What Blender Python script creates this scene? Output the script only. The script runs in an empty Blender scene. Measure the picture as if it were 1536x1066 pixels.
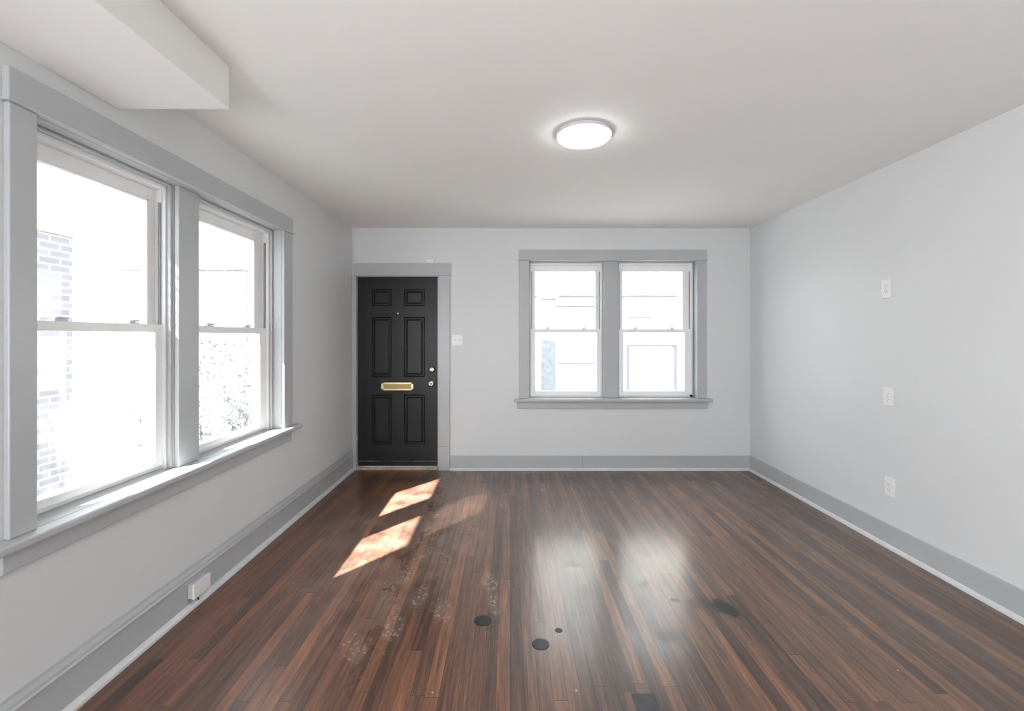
import bpy, bmesh, math, random
from mathutils import Vector, Matrix
random.seed(7)
S = bpy.context.scene
COL = S.collection
# ------------------------------------------------------------ camera
F = 688.0                       # focal length in pixels of the 1536 px wide frame
EYE = 1.434
cam_d = bpy.data.cameras.new('camera')
cam_d.sensor_fit = 'HORIZONTAL'
cam_d.sensor_width = 36.0
cam_d.lens = F / 1536 * 36.0
cam_d.shift_x = 3 / 1536
cam_d.shift_y = -28 / 1536
cam_d.clip_start = 0.02
cam = bpy.data.objects.new('camera', cam_d)
cam.location = (0, 0, EYE)
cam.rotation_euler = (math.pi / 2, 0, 0)
COL.objects.link(cam)
S.camera = cam
# ------------------------------------------------------------ view
S.view_settings.view_transform = 'Standard'
S.view_settings.look = 'None'
S.view_settings.gamma = 1.0
S.view_settings.use_curve_mapping = False
S.view_settings.exposure = 0.55
S.cycles.max_bounces = 14
S.cycles.diffuse_bounces = 8
S.cycles.glossy_bounces = 4
S.cycles.transparent_max_bounces = 16
S.cycles.sample_clamp_indirect = 3.0
S.cycles.use_adaptive_sampling = False
S.cycles.use_denoising = True
S.cycles.denoising_input_passes = 'RGB_ALBEDO_NORMAL'
# ------------------------------------------------------------ world, sun, added fill lights
SKY = 4.0
w = bpy.data.worlds.new('sky')
S.world = w
w.use_nodes = True
bg = w.node_tree.nodes['Background']
bg.inputs['Color'].default_value = (0.88, 0.94, 1.0, 1)
bg.inputs['Strength'].default_value = SKY

sd = bpy.data.lights.new('sun', 'SUN')
sd.energy = 38.0
sd.angle = math.radians(0.95)
sd.color = (1.0, 0.95, 0.88)
sun = bpy.data.objects.new('sun', sd)
SUN_DIR = Vector((0.622 * math.cos(math.radians(38.5)), 0.788 * math.cos(math.radians(38.5)), -math.sin(math.radians(38.5))))
sun.rotation_euler = SUN_DIR.to_track_quat('-Z', 'Y').to_euler()
sun.location = (-8, -8, 9)
COL.objects.link(sun)


def area(name, loc, direction, sx, sy, watts, color=(1, 1, 1), portal=False):
    d = bpy.data.lights.new(name, 'AREA')
    d.shape = 'RECTANGLE'
    d.size, d.size_y = sx, sy
    d.energy = watts
    d.color = color
    d.cycles.is_portal = portal
    o = bpy.data.objects.new(name, d)
    o.location = loc
    o.rotation_euler = Vector(direction).to_track_quat('-Z', 'Z').to_euler()
    COL.objects.link(o)
    return o


# unseen fill lights added behind the camera to brighten the room
area('rear_fill', (0.0, -2.40, 1.0), (0.55, 1, 1.1), 3.0, 1.6, 45, (0.97, 0.985, 1.0))
area('side_fill', (-1.66, -1.15, 1.35), (1, 0.35, 0.25), 1.7, 1.4, 135, (0.96, 0.98, 1.0))  # added fill for the right wall and ceiling, no window here
area('left_window_portal', (-1.99, 2.52, 1.46), (1, 0, 0), 2.1, 1.6, 1, portal=True)
area('back_window_portal', (1.1, 5.23, 1.5), (0, -1, 0), 2.1, 1.6, 1, portal=True)

# ------------------------------------------------------------ materials
def new_mat(name):
    m = bpy.data.materials.new(name)
    m.use_nodes = True
    nt = m.node_tree
    return m, nt, nt.nodes['Principled BSDF']


def simple(name, col, rough=0.5, metal=0.0, spec=0.5, noise=0.0, bump=0.0, nscale=6.0, bscale=60.0):
    m, nt, p = new_mat(name)
    p.inputs['Base Color'].default_value = (*col, 1)
    p.inputs['Roughness'].default_value = rough
    p.inputs['Metallic'].default_value = metal
    p.inputs['Specular IOR Level'].default_value = spec
    tc = nt.nodes.new('ShaderNodeTexCoord')
    if noise > 0:
        n = nt.nodes.new('ShaderNodeTexNoise')
        n.inputs['Scale'].default_value = nscale
        n.inputs['Detail'].default_value = 4
        nt.links.new(tc.outputs['Object'], n.inputs['Vector'])
        r = nt.nodes.new('ShaderNodeValToRGB')
        r.color_ramp.elements[0].position = 0.3
        r.color_ramp.elements[1].position = 0.7
        r.color_ramp.elements[0].color = tuple(c * (1 - noise) for c in col) + (1,)
        r.color_ramp.elements[1].color = tuple(min(1, c * (1 + noise)) for c in col) + (1,)
        nt.links.new(n.outputs['Fac'], r.inputs['Fac'])
        nt.links.new(r.outputs['Color'], p.inputs['Base Color'])
    if bump > 0:
        n2 = nt.nodes.new('ShaderNodeTexNoise')
        n2.inputs['Scale'].default_value = bscale
        n2.inputs['Detail'].default_value = 3
        nt.links.new(tc.outputs['Object'], n2.inputs['Vector'])
        b = nt.nodes.new('ShaderNodeBump')
        b.inputs['Strength'].default_value = bump
        b.inputs['Distance'].default_value = 0.004
        nt.links.new(n2.outputs['Fac'], b.inputs['Height'])
        nt.links.new(b.outputs['Normal'], p.inputs['Normal'])
    return m


M = {}
M['wall'] = simple('wall_paint', (0.700, 0.716, 0.726), 0.42, spec=0.35, noise=0.012, bump=0.10, nscale=1.5, bscale=25)
M['ceiling'] = simple('ceiling_paint', (0.835, 0.825, 0.805), 0.7, spec=0.3, noise=0.012, bump=0.10, nscale=1.2, bscale=18)
M['trim'] = simple('grey_trim_paint', (0.46, 0.475, 0.49), 0.32, spec=0.5, noise=0.02, nscale=5)
M['shoe'] = simple('light_shoe_paint', (0.66, 0.67, 0.68), 0.32, noise=0.05, nscale=9)
M['vinyl'] = simple('white_vinyl', (0.92, 0.92, 0.92), 0.35, noise=0.02, nscale=7)
M['track'] = simple('grey_track', (0.30, 0.30, 0.31), 0.5)
M['door'] = simple('black_door_paint', (0.011, 0.011, 0.013), 0.36, spec=0.32, noise=0.15, bump=0.12, nscale=4, bscale=45)
M['gap'] = simple('dark_gap', (0.012, 0.011, 0.011), 0.8)
M['brass'] = simple('brass', (0.82, 0.68, 0.43), 0.3, metal=1.0, noise=0.06)
M['brass_dark'] = simple('dark_brass', (0.34, 0.25, 0.11), 0.4, metal=1.0, noise=0.12)  # mail flap, darker than the slot frame
M['nickel'] = simple('satin_nickel', (0.50, 0.45, 0.37), 0.22, metal=1.0)
M['steel'] = simple('grey_steel', (0.45, 0.44, 0.42), 0.4, metal=1.0)
M['plate'] = simple('white_plastic', (0.84, 0.84, 0.83), 0.30)
M['slot'] = simple('grey_slot', (0.30, 0.30, 0.30), 0.6)
M['beige'] = simple('beige_plastic', (0.82, 0.81, 0.72), 0.4)
M['threshold'] = simple('oak_threshold', (0.46, 0.36, 0.28), 0.5, noise=0.25, nscale=14)
M['lamp_rim'] = simple('lamp_rim_white', (0.62, 0.61, 0.66), 0.4)
M['plug'] = simple('blackened_wood', (0.014, 0.015, 0.018), 0.42, noise=0.4, bump=0.4, nscale=30, bscale=80)
M['patch'] = simple('dark_patch_board', (0.045, 0.045, 0.05), 0.5, noise=0.4, nscale=20)
M['concrete'] = simple('pale_concrete', (0.48, 0.48, 0.475), 0.9, noise=0.1, nscale=1.0)
M['siding'] = simple('white_siding', (0.42, 0.42, 0.415), 0.6, noise=0.03)
M['housetrim'] = simple('pale_blue_trim', (0.03, 0.034, 0.05), 0.7, noise=0.1)
M['post'] = simple('weathered_blue_post', (0.27, 0.285, 0.315), 0.7, noise=0.18, nscale=14)
M['sun_blocker'] = simple('white_sun_blocker', (0.75, 0.75, 0.74), 0.7)  # for the added overhang that blocks sun
M['cable'] = simple('grey_cable', (0.12, 0.12, 0.13), 0.6)
M['bark'] = simple('grey_bark', (0.15, 0.145, 0.145), 0.8, noise=0.3)
M['leaf'] = simple('grey_green_leaf', (0.17, 0.19, 0.18), 0.6, noise=0.3, nscale=20)
M['worn'] = simple('worn_glint_paint', (0.10, 0.11, 0.11), 0.4, noise=0.8, nscale=9)  # lighter grey paints the glint along the worn sweep lip
M['wire'] = simple('black_cord', (0.02, 0.02, 0.02), 0.5)

m, nt, p = new_mat('lamp_lens')
p.inputs['Base Color'].default_value = (0.9, 0.9, 0.9, 1)
p.inputs['Roughness'].default_value = 0.4
p.inputs['Emission Color'].default_value = (1.0, 1.0, 1.0, 1)
p.inputs['Emission Strength'].default_value = 18.0
M['lens'] = m


def glass_mat(name, dirt_amt, streak):
    m = bpy.data.materials.new(name)
    m.use_nodes = True
    nt = m.node_tree
    nt.nodes.clear()
    out = nt.nodes.new('ShaderNodeOutputMaterial')
    tr = nt.nodes.new('ShaderNodeBsdfTransparent')
    tr.inputs['Color'].default_value = (0.95, 0.965, 0.96, 1)
    gl = nt.nodes.new('ShaderNodeBsdfGlossy')
    gl.inputs['Roughness'].default_value = 0.02
    lw = nt.nodes.new('ShaderNodeLayerWeight')      # Schlick reflectance, the same on both faces of the pane
    lw.inputs['Blend'].default_value = 0.5
    pw = nt.nodes.new('ShaderNodeMath')
    pw.operation = 'POWER'
    pw.inputs[1].default_value = 5.0
    nt.links.new(lw.outputs['Facing'], pw.inputs[0])
    fr = nt.nodes.new('ShaderNodeMapRange')
    fr.inputs['To Min'].default_value = 0.04
    fr.inputs['To Max'].default_value = 1.0
    nt.links.new(pw.outputs[0], fr.inputs['Value'])
    mx = nt.nodes.new('ShaderNodeMixShader')
    nt.links.new(fr.outputs[0], mx.inputs['Fac'])
    nt.links.new(tr.outputs[0], mx.inputs[1])
    nt.links.new(gl.outputs[0], mx.inputs[2])
    # grime on the pane
    tc = nt.nodes.new('ShaderNodeTexCoord')
    mp = nt.nodes.new('ShaderNodeMapping')
    mp.inputs['Scale'].default_value = (9, 9, 9 / streak)
    nz = nt.nodes.new('ShaderNodeTexNoise')
    nz.inputs['Scale'].default_value = 1.0
    nz.inputs['Detail'].default_value = 6
    nz.inputs['Roughness'].default_value = 0.65
    nt.links.new(tc.outputs['Object'], mp.inputs['Vector'])
    nt.links.new(mp.outputs[0], nz.inputs['Vector'])
    mr = nt.nodes.new('ShaderNodeMapRange')
    mr.inputs['From Min'].default_value = 0.45
    mr.inputs['From Max'].default_value = 0.8
    mr.inputs['To Min'].default_value = 0.003
    mr.inputs['To Max'].default_value = dirt_amt
    nt.links.new(nz.outputs['Fac'], mr.inputs['Value'])
    df = nt.nodes.new('ShaderNodeBsdfTranslucent')
    df.inputs['Color'].default_value = (0.8, 0.8, 0.8, 1)
    mx2 = nt.nodes.new('ShaderNodeMixShader')
    nt.links.new(mr.outputs[0], mx2.inputs['Fac'])
    nt.links.new(mx.outputs[0], mx2.inputs[1])
    nt.links.new(df.outputs[0], mx2.inputs[2])
    nt.links.new(mx2.outputs[0], out.inputs['Surface'])
    return m


M['glass'] = glass_mat('window_glass', 0.02, 1)
M['glass_dirty'] = glass_mat('streaky_window_glass', 0.07, 4)


def brick_mat():
    m, nt, p = new_mat('pale_brick')
    tc = nt.nodes.new('ShaderNodeTexCoord')
    sp = nt.nodes.new('ShaderNodeSeparateXYZ')
    nt.links.new(tc.outputs['Object'], sp.inputs[0])
    ad = nt.nodes.new('ShaderNodeMath')
    ad.operation = 'ADD'
    nt.links.new(sp.outputs['X'], ad.inputs[0])
    nt.links.new(sp.outputs['Y'], ad.inputs[1])
    cb = nt.nodes.new('ShaderNodeCombineXYZ')
    nt.links.new(ad.outputs[0], cb.inputs['X'])
    nt.links.new(sp.outputs['Z'], cb.inputs['Y'])
    bt = nt.nodes.new('ShaderNodeTexBrick')
    bt.inputs['Color1'].default_value = (0.15, 0.15, 0.175, 1)
    bt.inputs['Color2'].default_value = (0.20, 0.197, 0.222, 1)
    bt.inputs['Mortar'].default_value = (0.31, 0.31, 0.31, 1)
    bt.inputs['Scale'].default_value = 1.0
    bt.inputs['Brick Width'].default_value = 0.215
    bt.inputs['Row Height'].default_value = 0.072
    bt.inputs['Mortar Size'].default_value = 0.010
    nt.links.new(cb.outputs[0], bt.inputs['Vector'])
    nt.links.new(bt.outputs['Color'], p.inputs['Base Color'])
    p.inputs['Roughness'].default_value = 0.85
    return m


M['brick'] = brick_mat()


# ---- the strip-oak floor
def floor_mat():
    m, nt, p = new_mat('stained_strip_floor')
    N, L = nt.nodes, nt.links

    def math_(op, a, b=None, clamp=False):
        n = N.new('ShaderNodeMath')
        n.operation = op
        n.use_clamp = clamp
        for i, v in enumerate((a, b)):
            if v is None:
                continue
            if isinstance(v, (int, float)):
                n.inputs[i].default_value = v
            else:
                L.new(v, n.inputs[i])
        return n.outputs[0]

    def maprange(v, a, b, c, d, smooth=False):
        n = N.new('ShaderNodeMapRange')
        n.interpolation_type = 'SMOOTHSTEP' if smooth else 'LINEAR'
        L.new(v, n.inputs['Value'])
        for k, x in (('From Min', a), ('From Max', b), ('To Min', c), ('To Max', d)):
            n.inputs[k].default_value = x
        return n.outputs[0]

    def mixc(f, a, b, mode='MIX'):
        n = N.new('ShaderNodeMix')
        n.data_type = 'RGBA'
        n.blend_type = mode
        for sock, v in ((n.inputs[0], f), (n.inputs[6], a), (n.inputs[7], b)):
            if isinstance(v, tuple):
                sock.default_value = (*v, 1)
            elif isinstance(v, (int, float)):
                sock.default_value = v
            else:
                L.new(v, sock)
        return n.outputs[2]

    tc = N.new('ShaderNodeTexCoord')
    sp = N.new('ShaderNodeSeparateXYZ')
    L.new(tc.outputs['Object'], sp.inputs[0])
    X, Y = sp.outputs['X'], sp.outputs['Y']
    BW = 0.057
    bx = math_('DIVIDE', X, BW)
    row = math_('FLOOR', bx)
    fx = math_('FRACT', bx)
    wn = N.new('ShaderNodeTexWhiteNoise')
    wn.noise_dimensions = '1D'
    L.new(row, wn.inputs['W'])
    off = math_('MULTIPLY', wn.outputs['Value'], 7.3)
    yy = math_('ADD', math_('DIVIDE', Y, 1.5), off)
    pl = math_('FLOOR', yy)
    fy = math_('FRACT', yy)
    cb = N.new('ShaderNodeCombineXYZ')
    L.new(row, cb.inputs['X'])
    L.new(pl, cb.inputs['Y'])
    wn2 = N.new('ShaderNodeTexWhiteNoise')
    wn2.noise_dimensions = '2D'
    L.new(cb.outputs[0], wn2.inputs['Vector'])
    rnd = wn2.outputs['Value']
    # grain, shifted per plank
    cg = N.new('ShaderNodeCombineXYZ')
    L.new(math_('ADD', math_('MULTIPLY', X, 48.0), math_('MULTIPLY', rnd, 90)), cg.inputs['X'])
    L.new(math_('ADD', math_('MULTIPLY', Y, 2.2), math_('MULTIPLY', rnd, 40)), cg.inputs['Y'])
    gn = N.new('ShaderNodeTexNoise')
    gn.inputs['Scale'].default_value = 1.0
    gn.inputs['Detail'].default_value = 5
    gn.inputs['Roughness'].default_value = 0.6
    gn.inputs['Distortion'].default_value = 0.15
    L.new(cg.outputs[0], gn.inputs['Vector'])
    cg2 = N.new('ShaderNodeCombineXYZ')
    L.new(math_('MULTIPLY', X, 190.0), cg2.inputs['X'])
    L.new(math_('MULTIPLY', Y, 7.0), cg2.inputs['Y'])
    fine = N.new('ShaderNodeTexNoise')
    fine.inputs['Scale'].default_value = 1.0
    fine.inputs['Detail'].default_value = 4
    L.new(cg2.outputs[0], fine.inputs['Vector'])
    tone = math_('ADD', math_('ADD', math_('MULTIPLY', rnd, 0.30), math_('MULTIPLY', gn.outputs['Fac'], 0.85)),
                 math_('MULTIPLY', fine.outputs['Fac'], 0.55))
    tone = maprange(tone, 0.54, 1.16, 0, 1)
    cr = N.new('ShaderNodeValToRGB')
    e = cr.color_ramp.elements
    e[0].position, e[0].color = 0.0, (0.024, 0.0120, 0.0085, 1)
    e[1].position, e[1].color = 1.0, (0.29, 0.126, 0.054, 1)
    for pos, c in ((0.30, (0.062, 0.030, 0.019, 1)), (0.55, (0.120, 0.056, 0.031, 1)), (0.78, (0.180, 0.082, 0.041, 1))):
        k = e.new(pos)
        k.color = c
    L.new(tone, cr.inputs['Fac'])
    col = cr.outputs['Color']
    # redder left from varnish wear plus painted sun bounce, greyer to the right
    big = N.new('ShaderNodeTexNoise')
    big.inputs['Scale'].default_value = 0.9
    big.inputs['Detail'].default_value = 3
    L.new(tc.outputs['Object'], big.inputs['Vector'])
    redm = math_('MULTIPLY', maprange(X, 0.5, -0.9, 0, 1, True), maprange(big.outputs['Fac'], 0.38, 0.62, 0.2, 1))
    col = mixc(math_('MULTIPLY', redm, 0.55), col, mixc(1.0, col, (1.55, 0.95, 0.85), 'MULTIPLY'))
    gry = maprange(X, 0.2, 2.2, 0, 0.45, True)
    col = mixc(gry, col, mixc(1.0, col, (1.15, 1.22, 1.25), 'MULTIPLY'))

    # stains
    def ell(cx, cy, rx, ry, ang=0.0):
        c, s = math.cos(ang), math.sin(ang)
        dx = math_('SUBTRACT', X, cx)
        dy = math_('SUBTRACT', Y, cy)
        u = math_('DIVIDE', math_('ADD', math_('MULTIPLY', dx, c), math_('MULTIPLY', dy, s)), rx)
        v = math_('DIVIDE', math_('SUBTRACT', math_('MULTIPLY', dy, c), math_('MULTIPLY', dx, s)), ry)
        return math_('SQRT', math_('ADD', math_('MULTIPLY', u, u), math_('MULTIPLY', v, v)))

    st = N.new('ShaderNodeTexNoise')
    st.inputs['Scale'].default_value = 38
    st.inputs['Detail'].default_value = 4
    L.new(tc.outputs['Object'], st.inputs['Vector'])
    dist = math_('MULTIPLY', math_('SUBTRACT', st.outputs['Fac'], 0.5), 1.0)
    stain = None
    for (cx, cy, rx, ry, a, amt) in ((1.135, 2.43, 0.070, 0.105, 0.5, 1.0), (1.03, 2.47, 0.085, 0.06, 0, 0.5), (0.90, 2.50, 0.035, 0.02, 0, 0.7),
                                     (0.40, 2.88, 0.07, 0.022, 0, 0.45), (0.62, 2.72, 0.05, 0.02, 0.4, 0.5), (0.78, 2.66, 0.04, 0.025, 0.8, 0.5),
                                     (0.76, 2.20, 0.06, 0.05, 0, 0.35), (-1.0, 4.62, 0.22, 0.10, 0, 0.5)):
        d = math_('ADD', ell(cx, cy, rx, ry, a), dist)
        k = math_('MULTIPLY', maprange(d, 0.6, 1.1, 1, 0, True), amt)
        stain = k if stain is None else math_('MAXIMUM', stain, k)
    # dusty boot prints along the way in from the door
    vor = N.new('ShaderNodeTexVoronoi')
    vor.inputs['Scale'].default_value = 42
    L.new(tc.outputs['Object'], vor.inputs['Vector'])
    tread = maprange(vor.outputs['Distance'], 0.22, 0.42, 1, 0.12)
    prints = None
    for (cx, cy, rx, ry, a) in ((-0.80, 4.55, .055, .14, .3), (-0.70, 3.93, .06, .13, -.7), (-0.93, 3.70, .05, .13, .3), (-1.13, 3.60, .055, .12, .5),
                                (-0.52, 3.78, .06, .14, .1), (-0.40, 3.62, .055, .12, -.2), (-0.30, 3.52, .06, .11, .4), (-0.60, 3.38, .05, .12, .2),
                                (-0.52, 3.18, .055, .13, -.4), (-0.60, 3.00, .055, .12, .1), (-0.82, 2.92, .06, .12, .3), (-0.62, 2.80, .05, .12, .0),
                                (-0.42, 2.98, .05, .11, .2), (-0.70, 2.60, .06, .13, .5), (-0.50, 2.55, .055, .12, -.1), (-0.36, 2.42, .06, .12, .3),
                                (-0.58, 2.28, .055, .13, .1), (-0.12, 2.68, .05, .13, .15), (-0.08, 2.47, .045, .12, .1), (-0.72, 2.12, .06, .12, .4),
                                (-0.28, 4.3, .06, .12, 1.2), (0.25, 4.35, .06, .12, 1.0), (-0.05, 3.9, .05, .12, .4)):
        d = math_('ADD', ell(cx, cy, rx, ry, a), math_('MULTIPLY', dist, 0.25))
        k = maprange(d, 0.75, 1.05, 1, 0, True)
        prints = k if prints is None else math_('MAXIMUM', prints, k)
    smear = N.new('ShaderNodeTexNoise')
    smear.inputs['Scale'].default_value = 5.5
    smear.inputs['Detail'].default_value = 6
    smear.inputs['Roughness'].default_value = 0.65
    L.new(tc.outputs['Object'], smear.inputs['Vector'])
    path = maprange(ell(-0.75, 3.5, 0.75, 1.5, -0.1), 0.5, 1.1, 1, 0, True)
    dust_sunlift = math_('MULTIPLY', path, maprange(smear.outputs['Fac'], 0.36, 0.74, 0.07, 0.46))  # path dust, paled further to brighten the sun patch lying on it
    dust_sunlift = math_('MAXIMUM', dust_sunlift, math_('MULTIPLY', math_('MULTIPLY', prints, tread), 0.62))
    dust_sunlift = math_('MAXIMUM', dust_sunlift, math_('MULTIPLY', prints, 0.13))
        # tiny white specks
    sv = N.new('ShaderNodeTexVoronoi')
    sv.inputs['Scale'].default_value = 5.0
    L.new(tc.outputs['Object'], sv.inputs['Vector'])
    speck = maprange(sv.outputs['Distance'], 0.018, 0.026, 1, 0)
    col = mixc(stain, col, (0.012, 0.013, 0.016))
    col = mixc(dust_sunlift, col, (0.42, 0.32, 0.26))
    col = mixc(math_('MULTIPLY', speck, 0.7), col, (0.5, 0.48, 0.45))
    # joints
    ex = math_('MINIMUM', fx, math_('SUBTRACT', 1.0, fx))
    jx = maprange(ex, 0.012, 0.035, 1, 0)
    ey = math_('MINIMUM', fy, math_('SUBTRACT', 1.0, fy))
    jy = maprange(ey, 0.0010, 0.0022, 1, 0)
    joint = math_('MAXIMUM', jx, jy)
    col = mixc(math_('MULTIPLY', joint, 0.65), col, (0.008, 0.005, 0.004))
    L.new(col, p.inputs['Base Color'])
    rough = maprange(smear.outputs['Fac'], 0.3, 0.7, 0.36, 0.46)
    rough = math_('ADD', rough, math_('MULTIPLY', dust_sunlift, 0.5), True)
    coat = math_('SUBTRACT', 0.72, math_('MULTIPLY', stain, 0.6))
    rough = math_('ADD', rough, math_('MULTIPLY', math_('SUBTRACT', fine.outputs['Fac'], 0.5), 0.12), True)
    L.new(rough, p.inputs['Roughness'])
    p.inputs['Specular IOR Level'].default_value = 0.5
    L.new(coat, p.inputs['Coat Weight'])
    worn = maprange(X, -0.35, -0.95, 0.0, 0.14, True)
    L.new(math_('ADD', maprange(smear.outputs['Fac'], 0.3, 0.7, 0.16, 0.25), worn), p.inputs['Coat Roughness'])
    hgt = math_('SUBTRACT', math_('MULTIPLY', fine.outputs['Fac'], 0.25), joint)
    cup = math_('MULTIPLY', math_('MULTIPLY', fx, math_('SUBTRACT', 1.0, fx)), -0.9)
    hgt = math_('ADD', hgt, math_('ADD', cup, math_('MULTIPLY', rnd, 0.25)))
    bp = N.new('ShaderNodeBump')
    bp.inputs['Strength'].default_value = 0.35
    bp.inputs['Distance'].default_value = 0.0015
    L.new(hgt, bp.inputs['Height'])
    L.new(bp.outputs['Normal'], p.inputs['Normal'])
    return m


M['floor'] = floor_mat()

# ------------------------------------------------------------ mesh helpers
def link(o, parent=None):
    COL.objects.link(o)
    if parent is not None:
        o.parent = parent
        o.matrix_parent_inverse = Matrix.Identity(4)
        o.location = Vector(o.location) - world_loc(parent)
    return o


def world_loc(o):
    v = Vector(o.location)
    while o.parent is not None:
        o = o.parent
        v += Vector(o.location)
    return v


def finish(name, bm, mat, parent=None, smooth=False, origin=None):
    """one mesh object whose origin sits at `origin` (world), geometry given in world coordinates"""
    bmesh.ops.recalc_face_normals(bm, faces=bm.faces[:])
    if origin is None:
        if parent is not None:
            origin = world_loc(parent)
        else:
            origin = Vector((0, 0, 0))
    origin = Vector(origin)
    bmesh.ops.translate(bm, verts=bm.verts[:], vec=-origin)
    me = bpy.data.meshes.new(name)
    if smooth:
        for f in bm.faces:
            f.smooth = True
    bm.to_mesh(me)
    bm.free()
    for mm in (mat if isinstance(mat, (list, tuple)) else (mat,)):
        me.materials.append(mm)
    if smooth:
        try:
            me.set_sharp_from_angle(angle=math.radians(40))
        except Exception:
            pass
    o = bpy.data.objects.new(name, me)
    o.location = origin
    return link(o, parent)


def add_box(bm, lo, hi, bevel=0.0, seg=2, mi=0):
    lo, hi = [min(a, b) for a, b in zip(lo, hi)], [max(a, b) for a, b in zip(lo, hi)]
    vs = [bm.verts.new((x, y, z)) for x in (lo[0], hi[0]) for y in (lo[1], hi[1]) for z in (lo[2], hi[2])]
    idx = ((0, 1, 3, 2), (4, 6, 7, 5), (0, 4, 5, 1), (2, 3, 7, 6), (0, 2, 6, 4), (1, 5, 7, 3))
    fs = [bm.faces.new([vs[i] for i in f]) for f in idx]
    for f in fs:
        f.material_index = mi
    if bevel > 0:
        es = list({e for f in fs for e in f.edges})
        bmesh.ops.bevel(bm, geom=es, offset=bevel, segments=seg, profile=0.5, affect='EDGES')
    return vs


def add_lathe(bm, prof, centre, axis, n=40, mi=0):
    """revolve (radius, along) pairs about `axis` through `centre`"""
    ax = Vector(axis).normalized()
    a = Vector((0, 0, 1)) if abs(ax.z) < 0.9 else Vector((1, 0, 0))
    u = ax.cross(a).normalized()
    v = ax.cross(u)
    c = Vector(centre)
    rings = []
    for r, h in prof:
        if r < 1e-6:
            rings.append([bm.verts.new(c + ax * h)])
        else:
            rings.append([bm.verts.new(c + ax * h + (u * math.cos(t) + v * math.sin(t)) * r) for t in (2 * math.pi * k / n for k in range(n))])
    for A, B in zip(rings, rings[1:]):
        for k in range(n):
            k2 = (k + 1) % n
            q = [A[k % len(A)], A[k2 % len(A)], B[k2 % len(B)], B[k % len(B)]]
            q = list(dict.fromkeys(q))
            if len(q) >= 3:
                f = bm.faces.new(q)
                f.material_index = mi
                f.smooth = True
    for R_, in ((rings[0],), (rings[-1],)):
        if len(R_) > 2:
            bm.faces.new(R_)


def add_tube(bm, pts, r, n=8, taper=1.0):
    prev = None
    rings = []
    for i, pnt in enumerate(pts):
        pnt = Vector(pnt)
        d = Vector(pts[min(i + 1, len(pts) - 1)]) - Vector(pts[max(i - 1, 0)])
        d.normalize()
        a = Vector((0, 0, 1)) if abs(d.z) < 0.9 else Vector((1, 0, 0))
        u = d.cross(a).normalized()
        v = d.cross(u)
        rr = r * (1 + (taper - 1) * i / max(1, len(pts) - 1))
        rings.append([bm.verts.new(pnt + (u * math.cos(2 * math.pi * k / n) + v * math.sin(2 * math.pi * k / n)) * rr) for k in range(n)])
    for A, B in zip(rings, rings[1:]):
        for k in range(n):
            bm.faces.new((A[k], A[(k + 1) % n], B[(k + 1) % n], B[k]))
    bm.faces.new(rings[0])
    bm.faces.new(rings[-1])


def tag(o, label, cat=None, kind=None, group=None):
    o['label'] = label
    if cat:
        o['category'] = cat
    if kind:
        o['kind'] = kind
    if group:
        o['group'] = group
    return o


def empty(name, loc):
    o = bpy.data.objects.new(name, None)
    o.empty_display_size = 0.1
    o.location = loc
    COL.objects.link(o)
    return o


def boxes(name, lst, mat, parent=None, bevel=0.0, origin=None):
    bm = bmesh.new()
    for lo, hi in lst:
        add_box(bm, lo, hi, bevel)
    return finish(name, bm, mat, parent, origin=origin)


# ------------------------------------------------------------ the room shell
XL, XR, YB, YR, H = -1.70, 2.585, 4.94, -2.5, 2.604
T = 0.22


def wall_with_holes(name, mapf, u0, u1, z0, z1, holes):
    us = sorted({u0, u1, *[h[0] for h in holes], *[h[1] for h in holes]})
    zs = sorted({z0, z1, *[h[2] for h in holes], *[h[3] for h in holes]})
    bm = bmesh.new()

    def solid(i, j):
        if not (0 <= i < len(us) - 1 and 0 <= j < len(zs) - 1):
            return False
        cu, cz = (us[i] + us[i + 1]) / 2, (zs[j] + zs[j + 1]) / 2
        return not any(h[0] < cu < h[1] and h[2] < cz < h[3] for h in holes)
    vc = {}

    def V(u, w_, z):
        k = (round(u, 5), round(w_, 5), round(z, 5))
        if k not in vc:
            vc[k] = bm.verts.new(mapf(u, w_, z))
        return vc[k]
    for i in range(len(us) - 1):
        for j in range(len(zs) - 1):
            if not solid(i, j):
                continue
            a, b, c, d = us[i], us[i + 1], zs[j], zs[j + 1]
            bm.faces.new((V(a, 0, c), V(b, 0, c), V(b, 0, d), V(a, 0, d)))
            bm.faces.new((V(a, T, c), V(a, T, d), V(b, T, d), V(b, T, c)))
            if not solid(i - 1, j):
                bm.faces.new((V(a, 0, c), V(a, 0, d), V(a, T, d), V(a, T, c)))
            if not solid(i + 1, j):
                bm.faces.new((V(b, 0, c), V(b, T, c), V(b, T, d), V(b, 0, d)))
            if not solid(i, j - 1):
                bm.faces.new((V(a, 0, c), V(a, T, c), V(b, T, c), V(b, 0, c)))
            if not solid(i, j + 1):
                bm.faces.new((V(a, 0, d), V(b, 0, d), V(b, T, d), V(a, T, d)))
    return finish(name, bm, M['wall'])


left_map = lambda u, w_, z: (XL - w_, u, z)
back_map = lambda u, w_, z: (u, YB + w_, z)
right_map = lambda u, w_, z: (XR + w_, u, z)
rear_map = lambda u, w_, z: (u, YR - w_, z)

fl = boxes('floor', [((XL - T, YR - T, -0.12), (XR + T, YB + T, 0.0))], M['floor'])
tag(fl, 'dark brown stained strip wood floor, worn and dusty, running towards the door wall', 'floor', 'structure')
ce = boxes('ceiling', [((XL - T, YR - T, H), (XR + T, YB + T, H + 0.2))], M['ceiling'])
tag(ce, 'plain off-white plaster ceiling of the whole room', 'ceiling', 'structure')

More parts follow.
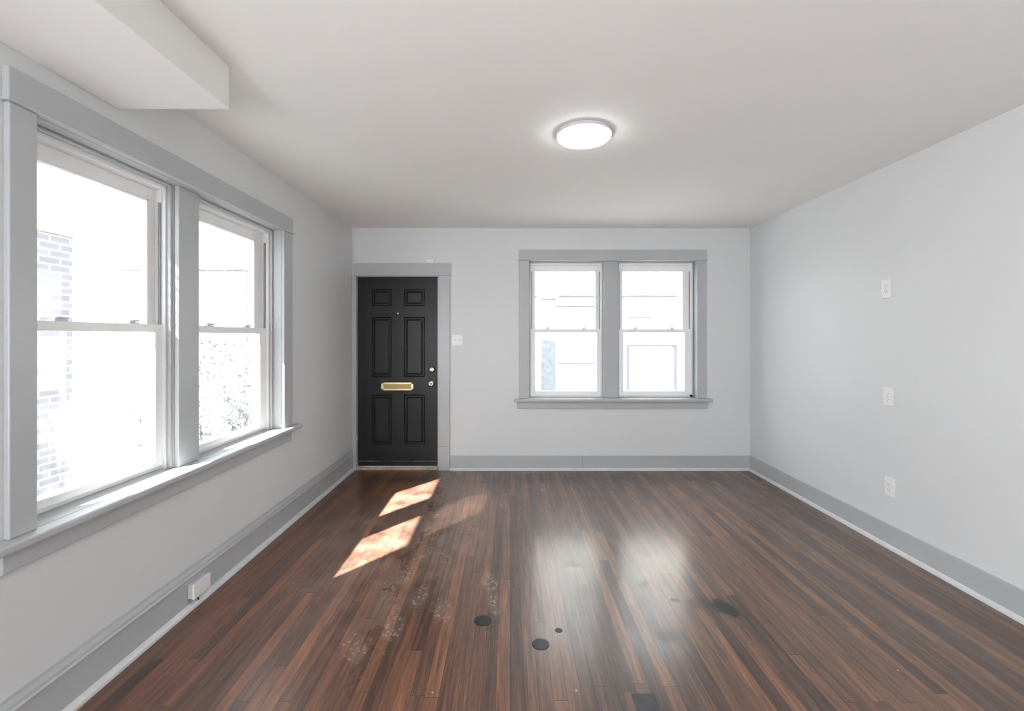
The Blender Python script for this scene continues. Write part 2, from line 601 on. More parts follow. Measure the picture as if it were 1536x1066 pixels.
LW = dict(u0=1.533, u1=3.548, openings=((1.63, 2.397), (2.554, 3.41)), head_top=2.344, head_bot=2.225,
          stool=0.752, stool_bot=0.720, apron_bot=0.644, su0=1.46, su1=3.62, au0=1.513, au1=3.52,
          rail=(1.458, 1.497), gtop=2.118, gbot=0.812, sash_bot=0.773, nose=0.068, stile=(0.085, 0.09, 0.07, 0.135))
BW_ = dict(u0=0.096, u1=2.112, openings=((0.2036, 1.019), (1.1705, 2.007)), head_top=2.366, head_bot=2.252,
           stool=0.772, stool_bot=0.739, apron_bot=0.666, su0=0.043, su1=2.163, au0=0.079, au1=2.121,
           rail=(1.482, 1.520), gtop=2.156, gbot=0.841, sash_bot=0.787, nose=0.06, stile=(0.074, 0.076, 0.074, 0.10))
lh = (LW['openings'][0][0] - 0.02, LW['openings'][1][1] + 0.02, LW['stool_bot'], LW['head_bot'] + 0.02)
bh = (BW_['openings'][0][0] - 0.02, BW_['openings'][1][1] + 0.02, BW_['stool_bot'], BW_['head_bot'] + 0.02)
DX0, DX1, DTOP = -1.650, -0.7815, 2.078
tag(wall_with_holes('wall_left', left_map, YR - T, YB + T, 0, H, [lh]), 'light grey painted wall on the left with the near pair of windows', 'wall', 'structure')
tag(wall_with_holes('wall_back', back_map, XL, XR, 0, H, [bh, (DX0 - 0.012, DX1 + 0.012, 0, DTOP + 0.012)]),
    'light grey painted far wall holding the black door and a window pair', 'wall', 'structure')
tag(wall_with_holes('wall_right', right_map, YR - T, YB + T, 0, H, []), 'bare light grey painted wall on the right with three outlets', 'wall', 'structure')
tag(wall_with_holes('wall_rear', rear_map, XL, XR, 0, H, []), 'light grey painted wall behind the viewer', 'wall', 'structure')

# dropped box along the left wall under the ceiling
bm = bmesh.new()
add_box(bm, (XL + 0.0, YR, 2.418), (-1.2145, 1.985, H), 0.004)
bx_ = finish('trim_1', bm, M['ceiling'])
tag(bx_, 'white boxed-in soffit dropping from the ceiling above the left window', 'soffit', 'structure')

# ------------------------------------------------------------ windows
def build_window(name, mapf, P, label, dirty):
    c = mapf((P['u0'] + P['u1']) / 2, 0, P['stool'])
    root = empty(name, c)
    tag(root, label, 'window', 'structure')

    def bb(nm, lst, mat, bevel=0.003, parent=root):
        bm = bmesh.new()
        for (a, b, w0, w1, z0, z1) in lst:
            add_box(bm, mapf(a, w0, z0), mapf(b, w1, z1), bevel)
        return finish(nm, bm, mat, parent)
    (a0, a1), (b0, b1) = P['openings']
    hb, st = P['head_bot'], P['stool']
    # casing boards
    bb('head_casing', [(P['u0'], P['u1'], -0.025, 0.0, hb + 0.008, P['head_top'])], M['trim'])
    bb('head_fillet', [(P['u0'] - 0.008, P['u1'] + 0.008, -0.033, 0.0, hb, hb + 0.010)], M['trim'], 0.003)
    bb('side_casing', [(P['u0'] + 0.004, a0, -0.022, 0.0, st, hb)], M['trim'], 0.004)
    bb('side_casing', [(b1, P['u1'] - 0.004, -0.022, 0.0, st, hb)], M['trim'], 0.004)
    bb('mullion_casing', [(a1, b0, 0.030, 0.055, st, hb)], M['trim'], 0.003)
    bb('mullion_post', [(a1 + 0.012, b0 - 0.012, 0.055, T, st, hb)], M['trim'], 0.0)
    # jambs and stop beads
    jl = []
    for (a, b) in P['openings']:
        outer_l = a if a == a0 else None
        jl.append((a - 0.015, a, 0.0 if a == a0 else 0.055, T, st, hb + 0.015) if a == a0 else (a - 0.013, a + 0.006, 0.055, T, st, hb + 0.015))
        jl.append((b - 0.006, b + 0.013, 0.055, T, st, hb + 0.015) if b == a1 else (b, b + 0.015, 0.0, T, st, hb + 0.015))
    bb('side_jamb', jl, M['trim'], 0.0)
    bb('head_jamb', [(a0 - 0.015, b1 + 0.015, 0.0, T, hb, hb + 0.018)], M['trim'], 0.0)
    stops = []
    for (a, b) in P['openings']:
        stops += [(a + 0.006, a + 0.018, 0.060, 0.080, st, hb), (b - 0.018, b - 0.006, 0.060, 0.080, st, hb), (a + 0.006, b - 0.006, 0.060, 0.080, hb - 0.014, hb)]
    bb('stop_bead', stops, M['trim'], 0.004)
    # stool and apron
    bm = bmesh.new()
    add_box(bm, mapf(P['su0'], -P['nose'], P['stool_bot']), mapf(P['su1'], 0.0, st), 0.008, 3)
    add_box(bm, mapf(a0 - 0.015, -0.002, P['stool_bot'] + 0.002), mapf(b1 + 0.015, T + 0.04, st - 0.0005), 0.0)
    finish('stool', bm, M['trim'], root)
    bb('apron', [(P['au0'], P['au1'], -0.026, 0.0, P['apron_bot'], P['stool_bot'])], M['trim'], 0.004)
    bb('apron_bead', [(P['au0'] + 0.004, P['au1'] - 0.004, -0.032, 0.0, P['stool_bot'] - 0.014, P['stool_bot'])], M['trim'], 0.004)
    # vinyl double-hung units
    r0, r1 = P['rail']
    for k, (a, b) in enumerate(P['openings']):
        sl, sr = P['stile'][2 * k], P['stile'][2 * k + 1]
        a_, b_ = a + 0.008, b - 0.008
        g0, g1 = a + sl, b - sr
        f0, f1 = 0.030, 0.030
        # outer frame with its tracks
        fw = 0.020
        bb('window_frame', [(a_, a_ + fw, 0.082, 0.190, st, hb - 0.002), (b_ - fw, b_, 0.082, 0.190, st, hb - 0.002),
                            (a_ + fw, b_ - fw, 0.082, 0.190, hb - 0.034, hb - 0.002), (a_ + fw, b_ - fw, 0.112, 0.190, st, P['sash_bot'] + 0.004)], M['vinyl'], 0.002)
        bb('balance_track', [(a_ + fw, a_ + fw + 0.010, 0.100, 0.112, r1, hb - 0.10), (b_ - fw - 0.010, b_ - fw, 0.100, 0.112, r1, hb - 0.10)], M['track'], 0.001)
        bb('track_cap', [(a_ + fw, a_ + fw + 0.013, 0.094, 0.114, hb - 0.10, hb - 0.034), (b_ - fw - 0.013, b_ - fw, 0.094, 0.114, hb - 0.10, hb - 0.034)], M['vinyl'], 0.002)
        # upper sash (outer track)
        up = bb('upper_sash', [(a_ + fw, g0, 0.132, 0.162, r0, hb - 0.034), (g1, b_ - fw, 0.132, 0.162, r0, hb - 0.034),
                               (g0, g1, 0.132, 0.162, P['gtop'], hb - 0.034), (g0, g1, 0.128, 0.162, r0, r1),
                               (g0 - 0.012, g0, 0.126, 0.133, r1, P['gtop'] + 0.012), (g1, g1 + 0.012, 0.126, 0.133, r1, P['gtop'] + 0.012),
                               (g0 - 0.012, g1 + 0.012, 0.126, 0.133, P['gtop'], P['gtop'] + 0.012)], M['vinyl'], 0.002)
        bb('glass_pane', [(g0 - 0.004, g1 + 0.004, 0.144, 0.149, r1 - 0.004, P['gtop'] + 0.004)], M['glass'], 0.0, up)
        # lower sash (inner track)
        lo_g0, lo_g1 = g0 + 0.002, g1 + 0.008
        lo = bb('lower_sash', [(a_ + fw, lo_g0, 0.096, 0.128, P['sash_bot'], r1), (lo_g1, b_ - fw, 0.096, 0.128, P['sash_bot'], r1),
                               (lo_g0, lo_g1, 0.096, 0.128, P['sash_bot'], P['gbot']), (lo_g0, lo_g1, 0.092, 0.128, r0, r1),
                               (lo_g0 - 0.014, lo_g0, 0.090, 0.097, P['gbot'] - 0.014, r0), (lo_g1, lo_g1 + 0.014, 0.090, 0.097, P['gbot'] - 0.014, r0),
                               (lo_g0 - 0.014, lo_g1 + 0.014, 0.088, 0.097, P['gbot'] - 0.014, P['gbot'])], M['vinyl'], 0.002)
        bb('glass_pane', [(lo_g0 - 0.004, lo_g1 + 0.004, 0.110, 0.115, P['gbot'] - 0.004, r0 + 0.004)], M['glass_dirty'] if dirty else M['glass'], 0.0, lo)
        for t in (0.20, 0.80):
            u = lo_g0 + (lo_g1 - lo_g0) * t
            bm = bmesh.new()
            add_box(bm, mapf(u - 0.028, 0.096, r1 - 0.001), mapf(u + 0.028, 0.126, r1 + 0.007), 0.002)
            q = mapf(u, 0.111, r1 + 0.007)
            add_lathe(bm, [(0.014, 0), (0.014, 0.010), (0.010, 0.013), (0, 0.013)], q, (0, 0, 1), 16)
            add_box(bm, mapf(u - 0.004, 0.098, r1 + 0.009), mapf(u + 0.034, 0.110, r1 + 0.018), 0.002)
            finish('sash_lock', bm, M['lamp_rim'], lo)
        for t in (0.20, 0.80):
            u = lo_g0 + (lo_g1 - lo_g0) * t
    return root


win1 = build_window('window_1', left_map, LW, 'pair of large double-hung windows in grey casing on the left wall', True)
win2 = build_window('window_2', back_map, BW_, 'pair of double-hung windows in grey casing on the far wall right of the black door', False)
bm = bmesh.new()
add_lathe(bm, [(0.013, 0), (0.013, 0.016), (0.009, 0.022), (0, 0.022)], (1.972, YB + 0.060, 0.792), (0, -1, 0.0), 16)
finish('sash_stop_knob', bm, M['gap'], win2)

# ------------------------------------------------------------ entrance door
door = empty('door_1', ((DX0 + DX1) / 2, YB, 0))
tag(door, 'black six-panel entrance door with brass mail slot in grey casing', 'door', 'structure')
YD = YB + 0.040
def bbx(nm, lst, mat, parent, bevel=0.003):
    bm = bmesh.new()
    for lo, hi in lst:
        add_box(bm, lo, hi, bevel)
    return finish(nm, bm, mat, parent)

bbx('head_casing', [((-1.677, YB - 0.024, 2.098), (-0.637, YB, 2.224))], M['trim'], door)
bbx('head_fillet', [((-1.677, YB - 0.030, 2.088), (-0.632, YB, 2.100))], M['trim'], door, 0.003)
bbx('side_casing', [((-0.768, YB - 0.022, 0.262), (-0.646, YB, 2.088)), ((-0.768, YB - 0.022, 0.0), (-0.646, YB, 0.260))], M['trim'], door, 0.003)
bbx('side_casing', [((XL + 0.001, YB - 0.018, 0.0), (DX0 - 0.004, YB, 2.088))], M['trim'], door, 0.004)
bbx('door_jamb', [((DX0 - 0.012, YB - 0.002, 0), (DX0 - 0.003, YB + T, DTOP + 0.012)), ((DX1 + 0.003, YB - 0.002, 0), (DX1 + 0.012, YB + T, DTOP + 0.012)),
                  ((DX0 - 0.012, YB - 0.002, DTOP + 0.004), (DX1 + 0.012, YB + T, DTOP + 0.012))], M['trim'], door, 0.0)
bbx('door_stop', [((DX0 - 0.004, YD + 0.045, 0), (DX0 + 0.01, YB + T, DTOP + 0.004)), ((DX1 - 0.01, YD + 0.045, 0), (DX1 + 0.004, YB + T, DTOP + 0.004)),
                  ((DX0, YD + 0.045, DTOP - 0.01), (DX1, YB + T, DTOP + 0.004))], M['gap'], door, 0.0)
bbx('threshold', [((DX0 - 0.010, YB - 0.016, 0.0), (DX1 + 0.010, YB + T, 0.030))], M['threshold'], door, 0.006)


def panel_slab():
    bm = bmesh.new()
    z0, z1 = 0.045, DTOP - 0.003
    x0, x1 = DX0 + 0.003, DX1 - 0.003
    sc = 138.2
    px = lambda v: (v - 765) / sc
    pz = lambda v: EYE + (505 - v) / sc
    cols = ((px(556.5), px(587.5)), (px(605.5), px(637.3)))
    rows = ((pz(667.5), pz(591.5)), (pz(565.5), pz(475)), (pz(459), pz(433)))
    xs = [x0, cols[0][0], cols[0][1], cols[1][0], cols[1][1], x1]
    zs = [z0, rows[0][0], rows[0][1], rows[1][0], rows[1][1], rows[2][0], rows[2][1], z1]
    vc = {}

    def V(x, y, z):
        k = (round(x, 5), round(y, 5), round(z, 5))
        if k not in vc:
            vc[k] = bm.verts.new((x, y, z))
        return vc[k]
    for i in range(5):
        for j in range(7):
            a, b, c, d = xs[i], xs[i + 1], zs[j], zs[j + 1]
            if i in (1, 3) and j in (1, 3, 5):
                loops = []
                for ins, dep in ((0, 0), (0.006, 0.002), (0.014, 0.014), (0.026, 0.014), (0.040, 0.003), (0.044, 0.002)):
                    loops.append([V(a + ins, YD + dep, c + ins), V(b - ins, YD + dep, c + ins), V(b - ins, YD + dep, d - ins), V(a + ins, YD + dep, d - ins)])
                for A, B in zip(loops, loops[1:]):
                    for k in range(4):
                        bm.faces.new((A[k], A[(k + 1) % 4], B[(k + 1) % 4], B[k]))
                bm.faces.new(loops[-1])
            else:
                bm.faces.new((V(a, YD, c), V(b, YD, c), V(b, YD, d), V(a, YD, d)))
    # sides and back
    yb = YD + 0.044
    bnd = [e for e in bm.edges if len(e.link_faces) == 1]
    r = bmesh.ops.extrude_edge_only(bm, edges=bnd)
    for v in [g for g in r['geom'] if isinstance(g, bmesh.types.BMVert)]:
        v.co.y = yb
    bmesh.ops.contextual_create(bm, geom=[e for e in bm.edges if len(e.link_faces) == 1])
    return bm


slab = finish('door_slab', panel_slab(), M['door'], door)
P2 = lambda x, y: ((x - 765) / 138.2, EYE + (505 - y) / 138.2)
# mail slot
(mx0, mz1), (mx1, mz0) = P2(572, 573.3), P2(620.3, 585.2)
bm = bmesh.new()
bw = 0.020
for lo, hi in (((mx0, YD - 0.012, mz1 - bw), (mx1, YD + 0.001, mz1)), ((mx0, YD - 0.012, mz0), (mx1, YD + 0.001, mz0 + bw * 0.9)),
               ((mx0, YD - 0.012, mz0), (mx0 + bw * 1.3, YD + 0.001, mz1)), ((mx1 - bw * 1.3, YD - 0.012, mz0), (mx1, YD + 0.001, mz1))):
    add_box(bm, lo, hi, 0.003)
ms = finish('mail_slot', bm, M['brass'], slab)
ms['label'] = 'polished brass mail slot frame'
bbx('mail_flap', [((mx0 + bw * 1.2, YD - 0.0012, mz0 + bw * 0.8), (mx1 - bw * 1.2, YD + 0.002, mz1 - bw * 0.9))], M['brass_dark'], slab, 0.002)
# deadbolt, knob, peephole
x, z = P2(648, 554.2)
bm = bmesh.new()
add_lathe(bm, [(0.037, 0), (0.037, 0.006), (0.033, 0.012), (0.024, 0.020), (0.018, 0.021), (0, 0.021)], (x, YD, z), (0, -1, 0), 32)
add_box(bm, (x - 0.006, YD - 0.040, z - 0.017), (x + 0.006, YD - 0.018, z + 0.017), 0.004)
d = finish('deadbolt', bm, M['nickel'], slab)
d['label'] = 'round brass-toned deadbolt thumb turn'
x, z = P2(648, 574.5)
bm = bmesh.new()
add_lathe(bm, [(0.036, 0), (0.036, 0.004), (0.030, 0.010), (0.014, 0.014), (0.013, 0.032), (0.022, 0.038), (0.033, 0.050), (0.034, 0.060), (0.028, 0.070), (0.014, 0.075), (0.012, 0.072), (0, 0.072)],
          (x, YD, z), (0, -1, 0), 36)
d = finish('door_knob', bm, M['nickel'], slab)
d['label'] = 'round brass-toned door knob'
x, z = P2(597, 470)
bm = bmesh.new()
add_lathe(bm, [(0.010, 0), (0.010, 0.003), (0.007, 0.004), (0.004, 0.002), (0, 0.002)], (x, YD, z), (0, -1, 0), 20)
finish('peephole', bm, M['nickel'], slab)
x, z = P2(650, 500)
bbx('chain_mount_scar', [((x - 0.022, YD - 0.0012, z - 0.006), (x + 0.02, YD + 0.001, z + 0.006))], M['gap'], slab, 0.0)
bbx('door_sweep', [((DX0 + 0.006, YD - 0.007, 0.034), (DX1 - 0.006, YD + 0.0, 0.086))], M['door'], slab, 0.004)
bbx('sweep_lip', [((DX0 + 0.010, YD - 0.011, 0.084), (DX1 - 0.010, YD + 0.0, 0.090))], M['worn'], slab, 0.002)
for y in (447, 553, 659):
    x, z = P2(536, y)
    bm = bmesh.new()
    add_lathe(bm, [(0.007, -0.048), (0.007, 0.048)], (DX0 - 0.001, YB + 0.022, z), (0, 0, 1), 12)
    add_box(bm, (DX0 - 0.0035, YB + 0.020, z - 0.045), (DX0 + 0.001, YB + 0.042, z + 0.045))
    finish('hinge', bm, M['steel'], door)

# ------------------------------------------------------------ baseboards
bm = bmesh.new()
add_box(bm, (XL, YR, 0.0), (XL + 0.015, YB - 0.018, 0.160), 0.002)
bl = finish('baseboard_left', bm, M['trim'])
tag(bl, 'grey painted baseboard with moulded cap along the left wall', 'baseboard', 'structure')
bm = bmesh.new()
prof = [(XL, 0.162), (XL + 0.022, 0.162), (XL + 0.023, 0.170), (XL + 0.017, 0.176), (XL + 0.015, 0.188), (XL + 0.008, 0.205), (XL + 0.006, 0.216), (XL, 0.218)]
A = [bm.verts.new((x, YR, z)) for x, z in prof]
B = [bm.verts.new((x, YB - 0.018, z)) for x, z in prof]
for k in range(len(prof)):
    bm.faces.new((A[k], A[(k + 1) % len(prof)], B[(k + 1) % len(prof)], B[k]))
bm.faces.new(A)
bm.faces.new(B)
finish('cap_moulding', bm, M['trim'], bl)


def shoe(name, parent, mapf, u0, u1, base, r=0.020, hgt=0.030):
    bm = bmesh.new()
    prof = [(-base, 0), (-base - r, 0), (-base - r * 0.95, hgt * 0.4), (-base - r * 0.6, hgt * 0.8), (-base - r * 0.1, hgt), (-base, hgt)]
    A = [bm.verts.new(mapf(u0, w_, z)) for w_, z in prof]
    B = [bm.verts.new(mapf(u1, w_, z)) for w_, z in prof]
    n = len(prof)
    for k in range(n):
        bm.faces.new((A[k], A[(k + 1) % n], B[(k + 1) % n], B[k]))
    bm.faces.new(A)
    bm.faces.new(B)
    o = finish(name, bm, M['shoe'], parent)
    return o


shoe('shoe_moulding', bl, left_map, YR, YB - 0.018, 0.015)
bm = bmesh.new()
xs_ = (873 - 765) / 139.3
add_box(bm, (-0.645, YB - 0.015, 0.0), (xs_ - 0.0008, YB, 0.158), 0.002)
add_box(bm, (xs_ + 0.0008, YB - 0.0145, 0.0), (XR, YB, 0.158), 0.002)
bb_ = finish('baseboard_back', bm, M['trim'])
tag(bb_, 'grey painted baseboard below the far window with a seam', 'baseboard', 'structure')
shoe('shoe_moulding', bb_, back_map, -0.645, XR, 0.0145, 0.014, 0.026)
bm = bmesh.new()
add_box(bm, (XR - 0.015, YR, 0.0), (XR, YB - 0.0145, 0.160), 0.002)
br = finish('baseboard_right', bm, M['trim'])
tag(br, 'grey painted baseboard along the bare right wall', 'baseboard', 'structure')
shoe('shoe_moulding', br, right_map, YR, YB - 0.0145, 0.015, 0.014, 0.028)

# ------------------------------------------------------------ ceiling lamp
LX, LY, LR = 0.424, 2.628, 0.156
lamp = empty('ceiling_light', (LX, LY, H))
tag(lamp, 'round flush white ceiling light glowing in the middle of the ceiling', 'ceiling light')
bm = bmesh.new()
add_lathe(bm, [(LR - 0.004, 0), (LR + 0.003, 0.004), (LR + 0.004, 0.018), (LR, 0.022), (LR - 0.006, 0.022), (LR - 0.006, 0.008)], (LX, LY, H), (0, 0, -1), 72)
finish('rim', bm, M['lamp_rim'], lamp, True)
bm = bmesh.new()
add_lathe(bm, [(LR - 0.007, 0.018), (LR - 0.007, 0.029), (LR - 0.014, 0.036), (LR * 0.6, 0.041), (LR * 0.3, 0.043), (0, 0.0435)], (LX, LY, H), (0, 0, -1), 72)
d = finish('diffuser', bm, M['lens'], lamp, True)
d['label'] = 'glowing white diffuser'

# ------------------------------------------------------------ switch, outlets, small boxes
sx, sz = (685.5 - 765) / 139.5, EYE + (505 - 510) / 139.5
sw = empty('light_switch', (sx, YB, sz))
tag(sw, 'white double toggle switch plate on the wall beside the black door', 'light switch')
bbx('plate', [((sx - 0.060, YB - 0.007, sz - 0.058), (sx + 0.060, YB, sz + 0.058))], M['plate'], sw, 0.003)
for dx in (-0.023, 0.023):
    bm = bmesh.new()
    add_box(bm, (sx + dx - 0.005, YB - 0.018, sz - 0.003), (sx + dx + 0.005, YB - 0.006, sz + 0.012), 0.002)
    finish('toggle', bm, M['lamp_rim'], sw)
    for dz in (-0.030, 0.030):
        bm = bmesh.new()
        add_lathe(bm, [(0.003, 0), (0.002, 0.001), (0, 0.001)], (sx + dx, YB - 0.007, sz + dz), (0, -1, 0), 10)
        finish('screw', bm, M['plate'], sw)


def wall_outlet(Y, Z, label, wp=0.080, hp=0.127):
    r = empty('wall_outlet', (XR, Y, Z))
    tag(r, label, 'outlet', group='outlets on the right wall')
    bm = bmesh.new()
    add_box(bm, (XR - 0.008, Y - wp / 2, Z - hp / 2), (XR, Y + wp / 2, Z + hp / 2), 0.003)
    finish('plate', bm, M['plate'], r)
    for s in (-1, 1):
        zc = Z + s * 0.0195
        bm = bmesh.new()
        add_box(bm, (XR - 0.0105, Y - 0.017, zc - 0.0135), (XR - 0.007, Y + 0.017, zc + 0.0135), 0.0015)
        rc = finish('receptacle', bm, M['plate'], r)
        bm = bmesh.new()
        add_box(bm, (XR - 0.0110, Y - 0.0085, zc - 0.002), (XR - 0.0100, Y - 0.0055, zc + 0.008))
        add_box(bm, (XR - 0.0110, Y + 0.0055, zc - 0.001), (XR - 0.0100, Y + 0.0085, zc + 0.007))
        add_lathe(bm, [(0.003, 0), (0.003, 0.001)], (XR - 0.0100, Y, zc - 0.008), (-1, 0, 0), 10)
        finish('socket_slot', bm, M['slot'], rc)
    bm = bmesh.new()
    add_lathe(bm, [(0.003, 0), (0.002, 0.0012), (0, 0.0012)], (XR - 0.008, Y, Z), (-1, 0, 0), 10)
    finish('screw', bm, M['steel'], r)
    return r


proto = wall_outlet(3.145, 1.763, 'white outlet highest on the right wall, at about eye level')


def dup(root, loc, label):
    c = root.copy()
    COL.objects.link(c)
    c.location = loc
    c['label'] = label
    for ch in list(root.children):
        d_ = ch.copy()
        COL.objects.link(d_)
        d_.parent = c
        for g in ch.children:
            e_ = g.copy()
            COL.objects.link(e_)
            e_.parent = d_
    return c


dup(proto, (XR, 3.128, 1.026), 'white outlet in the middle of the three stacked on the right wall')
dup(proto, (XR, 3.118, 0.4145), 'white outlet lowest on the right wall, just above the baseboard')

# surface outlet box on the left baseboard
by0, by1, bz0, bz1 = 2.395, 2.528, 0.058, 0.139
ob = empty('outlet_box', (XL + 0.015, (by0 + by1) / 2, (bz0 + bz1) / 2))
tag(ob, 'small white surface outlet box on the left baseboard near the floor', 'outlet box')
bbx('back_box', [((XL + 0.015, by0 + 0.004, bz0 + 0.004), (XL + 0.040, by1 - 0.004, bz1 - 0.004))], M['lamp_rim'], ob, 0.002)
bbx('cover', [((XL + 0.040, by0, bz0), (XL + 0.050, by1, bz1))], M['plate'], ob, 0.003)
bm = bmesh.new()
cy = by0 + 0.050
add_tube(bm, [(XL + 0.030, cy, bz0 + 0.006), (XL + 0.036, cy, bz0 - 0.012), (XL + 0.037, cy + 0.004, 0.032)], 0.004, 8)
finish('cord', bm, M['wire'], ob)

# contact box on top of the door casing
cx0, cx1 = (638.5 - 765) / 139.8, (651 - 765) / 139.8
cb_ = empty('door_sensor', ((cx0 + cx1) / 2, YB, 2.224))
tag(cb_, 'tiny beige sensor box sitting on the door head casing', 'door sensor')
bbx('housing', [((cx0, YB - 0.020, 2.2242), (cx1, YB, 2.268))], M['beige'], cb_, 0.003)
bbx('base_clip', [((cx0 - 0.004, YB - 0.006, 2.2242), (cx1 + 0.004, YB, 2.274))], M['beige'], cb_, 0.001)

# ------------------------------------------------------------ plugs and patches let into the floor
def plug(x, y, r, label, n=40):
    bm = bmesh.new()
    add_lathe(bm, [(r, -0.012), (r, 0.0008), (r - 0.003, 0.0014), (r * 0.55, 0.0012), (0, 0.0012)], (x, y, 0), (0, 0, 1), n)
    o = finish('floor_plug', bm, M['plug'], origin=(x, y, 0))
    return tag(o, label, 'floor plug', group='dark round plugs in the wood floor')


plug(-0.135, 2.321, 0.047, 'largest round black plug let into the wood floor')
plug(0.143, 2.140, 0.041, 'dark round plug nearest the viewer in the wood floor')
plug(0.238, 2.242, 0.018, 'tiny dark round plug between the larger floor plugs and the stain')
bm = bmesh.new()
add_box(bm, (0.485, 1.68, -0.01), (0.578, 1.845, 0.001), 0.0008)
tag(finish('floor_patch', bm, M['patch'], origin=(0.53, 1.76, 0)), 'small square dark board patch in the floor at the bottom edge', 'floor patch')

# ------------------------------------------------------------ outdoors
g = boxes('ground', [((-40, -30, -1.05), (40, 60, -0.95))], M['concrete'])
tag(g, 'pale sunlit pavement outside the windows', 'ground', 'structure')
# unseen overhang, added to shape the sun through the left windows
ev = boxes('added_overhang', [((-2.935 + 0.05 * k, YR - 0.5, 2.862), (-2.9003 + 0.05 * k, 1.35, 2.874)) for k in range(20)] +
           [((-2.935, 1.35, 2.862), (XL - T, YB + 0.35, 2.874))] +
           [((-2.93, y, 2.874), (XL - T, y + 0.04, 2.94)) for y in (-2.9, 0.2, 5.0)] + [((XL - T, YR - 0.5, 2.98), (XR + T, YB + 0.22, 3.06))], M['sun_blocker'])
tag(ev, 'added unseen slatted overhang shaping the sun at the left windows', 'sun_blocker', 'structure')


def brick_house(x1, y0, y1, z1, label, depth=4.0):
    r = empty('brick_building', (x1 - depth / 2, (y0 + y1) / 2, -0.95))
    tag(r, label, 'building')
    boxes('brick_wall', [((x1 - depth, y0, -0.95), (x1, y1, z1))], M['brick'], r, 0.0)
    boxes('coping', [((x1 - depth, y0 - 0.05, z1), (x1 + 0.06, y1 + 0.06, z1 + 0.10))], M['siding'], r, 0.01)
    return r


brick_house(-4.5, -1.0, 4.72, 2.45, 'pale brick building outside the nearer left window')
brick_house(-6.2, 10.7, 13.0, 3.0, 'narrow pale brick building far off through the farther left window', 3.0)

# neighbour's white house beyond the far window
nh = empty('white_house', (2.5, 12.0, -0.95))
tag(nh, 'bright white neighbouring house seen through the far window', 'house')
YH = 10.0
ns = lambda v: (v - 765) / F * YH
nz = lambda v: EYE + (505 - v) / F * YH
boxes('house_wall', [((-1.6, YH, -0.95), (7.5, YH + 5, 4.2))], M['siding'], nh)
bm = bmesh.new()
for v, hh in ((444, 0.035), (475, 0.03), (544, 0.035)):
    x0_, x1_ = (ns(834), ns(893)) if v == 544 else ((ns(790), ns(1016)) if v == 444 else (ns(941), ns(975)))
    add_box(bm, (x0_, YH - 0.05, nz(v) - hh / 2), (x1_, YH + 0.01, nz(v) + hh / 2), 0.004)
add_box(bm, (ns(825), YH - 0.05, nz(460)), (ns(893), YH + 0.01, nz(460) + 0.02), 0.004)
finish('board_line', bm, M['housetrim'], nh)
fr = bmesh.new()
for (a, b, c, d_) in ((ns(939), ns(943), -0.95, nz(519)), (ns(1010), ns(1014), -0.95, nz(519)), (ns(939), ns(1014), nz(519), nz(516))):
    add_box(fr, (a, YH - 0.06, c), (b, YH + 0.01, d_), 0.004)
finish('door_frame', fr, M['housetrim'], nh)
boxes('house_door', [((ns(943), YH - 0.03, -0.95), (ns(1010), YH + 0.01, nz(519)))], M['siding'], nh, 0.004)

# post standing in front of the far window
YP = 6.8
ps = lambda v: (v - 765) / F * YP
pr = empty('porch_post', (ps(823), YP, -0.95))
tag(pr, 'pale blue-grey square post outside the far window, left pane', 'post')
boxes('shaft', [((ps(812), YP, -0.95), (ps(833.5), YP + 0.2, 2.0))], M['post'], pr, 0.006)
boxes('cap', [((ps(808), YP - 0.03, 2.0), (ps(838), YP + 0.23, 2.06))], M['siding'], pr, 0.006)

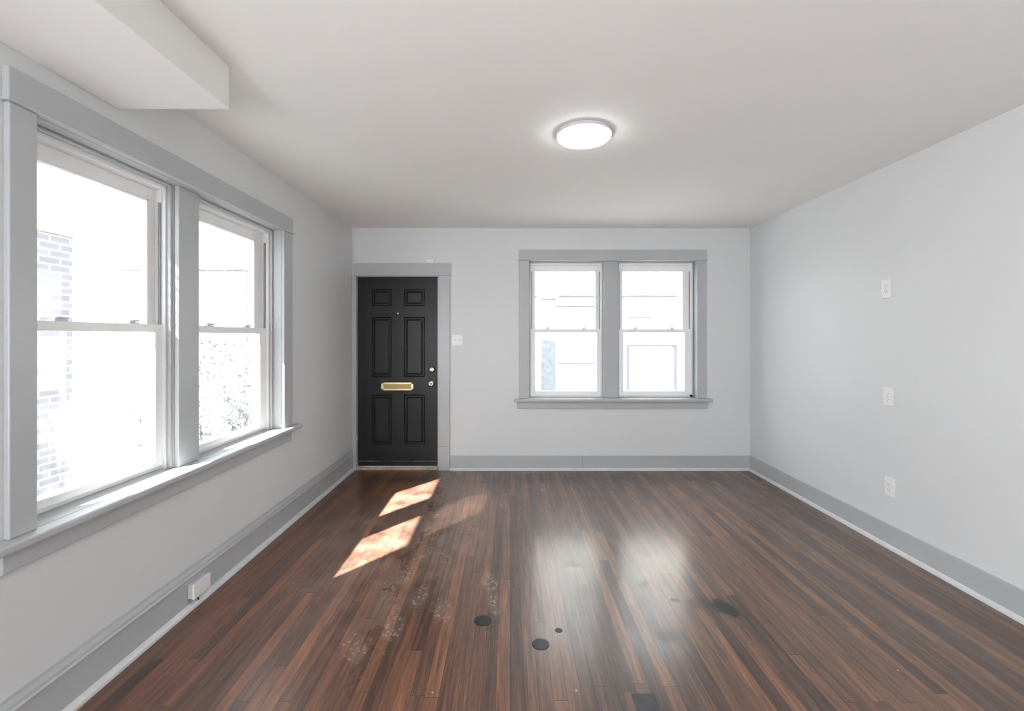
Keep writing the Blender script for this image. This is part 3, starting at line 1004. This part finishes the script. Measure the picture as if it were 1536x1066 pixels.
# leafless shrub seen through the farther left pane
def twig(bm, p, d, ln, r, depth):
    pts = [p]
    q = Vector(p)
    dd = Vector(d).normalized()
    for i in range(3):
        dd = (dd + Vector((random.uniform(-.3, .3), random.uniform(-.3, .3), random.uniform(-.1, .2)))).normalized()
        q = q + dd * ln / 3
        pts.append(q.copy())
    add_tube(bm, pts, r, 4, 0.5)
    if depth > 0:
        for k in range(4):
            b = pts[random.randint(1, 3)]
            nd = (dd + Vector((random.uniform(-.9, .9), random.uniform(-.9, .9), random.uniform(-.2, .5)))).normalized()
            twig(bm, b, nd, ln * 0.62, r * 0.6, depth - 1)
    return


def shrub(x, y, h, label, stems=9):
    r = empty('shrub', (x, y, -0.95))
    tag(r, label, 'shrub', group='bare shrubs outside the left window')
    bm = bmesh.new()
    for k in range(stems):
        a = random.uniform(0, 6.28)
        twig(bm, Vector((x + 0.2 * math.cos(a), y + 0.2 * math.sin(a), -0.95)), (0.45 * math.cos(a), 0.45 * math.sin(a), 1), h * 0.52, 0.014, 3)
    finish('branches', bm, M['bark'], r)
    bm = bmesh.new()
    for k in range(700):
        c = Vector((x + random.gauss(0, 0.38), y + random.gauss(0, 0.38), -0.95 + h * random.uniform(0.25, 1.0)))
        u = Vector((random.uniform(-1, 1), random.uniform(-1, 1), random.uniform(-1, 1))).normalized()
        v = u.orthogonal().normalized()
        s = random.uniform(0.012, 0.028)
        vs = [bm.verts.new(c + u * s * 1.6), bm.verts.new(c + v * s), bm.verts.new(c - u * s * 1.6), bm.verts.new(c - v * s)]
        bm.faces.new(vs)
    lf = finish('leaves', bm, M['leaf'], r)
    lf['kind'] = 'stuff'
    return r


shrub(-4.35, 6.85, 2.35, 'leggy grey shrub outside, nearer the mullion of the left windows')
shrub(-5.2, 9.6, 2.1, 'low grey shrub outside, at the far end of the left windows')

# service cable with bracket between the houses
bm = bmesh.new()
pt = lambda x, y, Y: ((x - 765) / F * Y, Y, EYE + (505 - y) / F * Y)
add_tube(bm, [pt(-60, 345, 7.2), pt(40, 366, 7.3), pt(128, 382, 7.4), pt(172, 390, 7.6), pt(420, 398, 9.5)], 0.010, 6)
o = finish('service_cable', bm, M['cable'], origin=pt(128, 382, 7.4))
tag(o, 'thin grey overhead cable outside the nearer left window', 'cable')
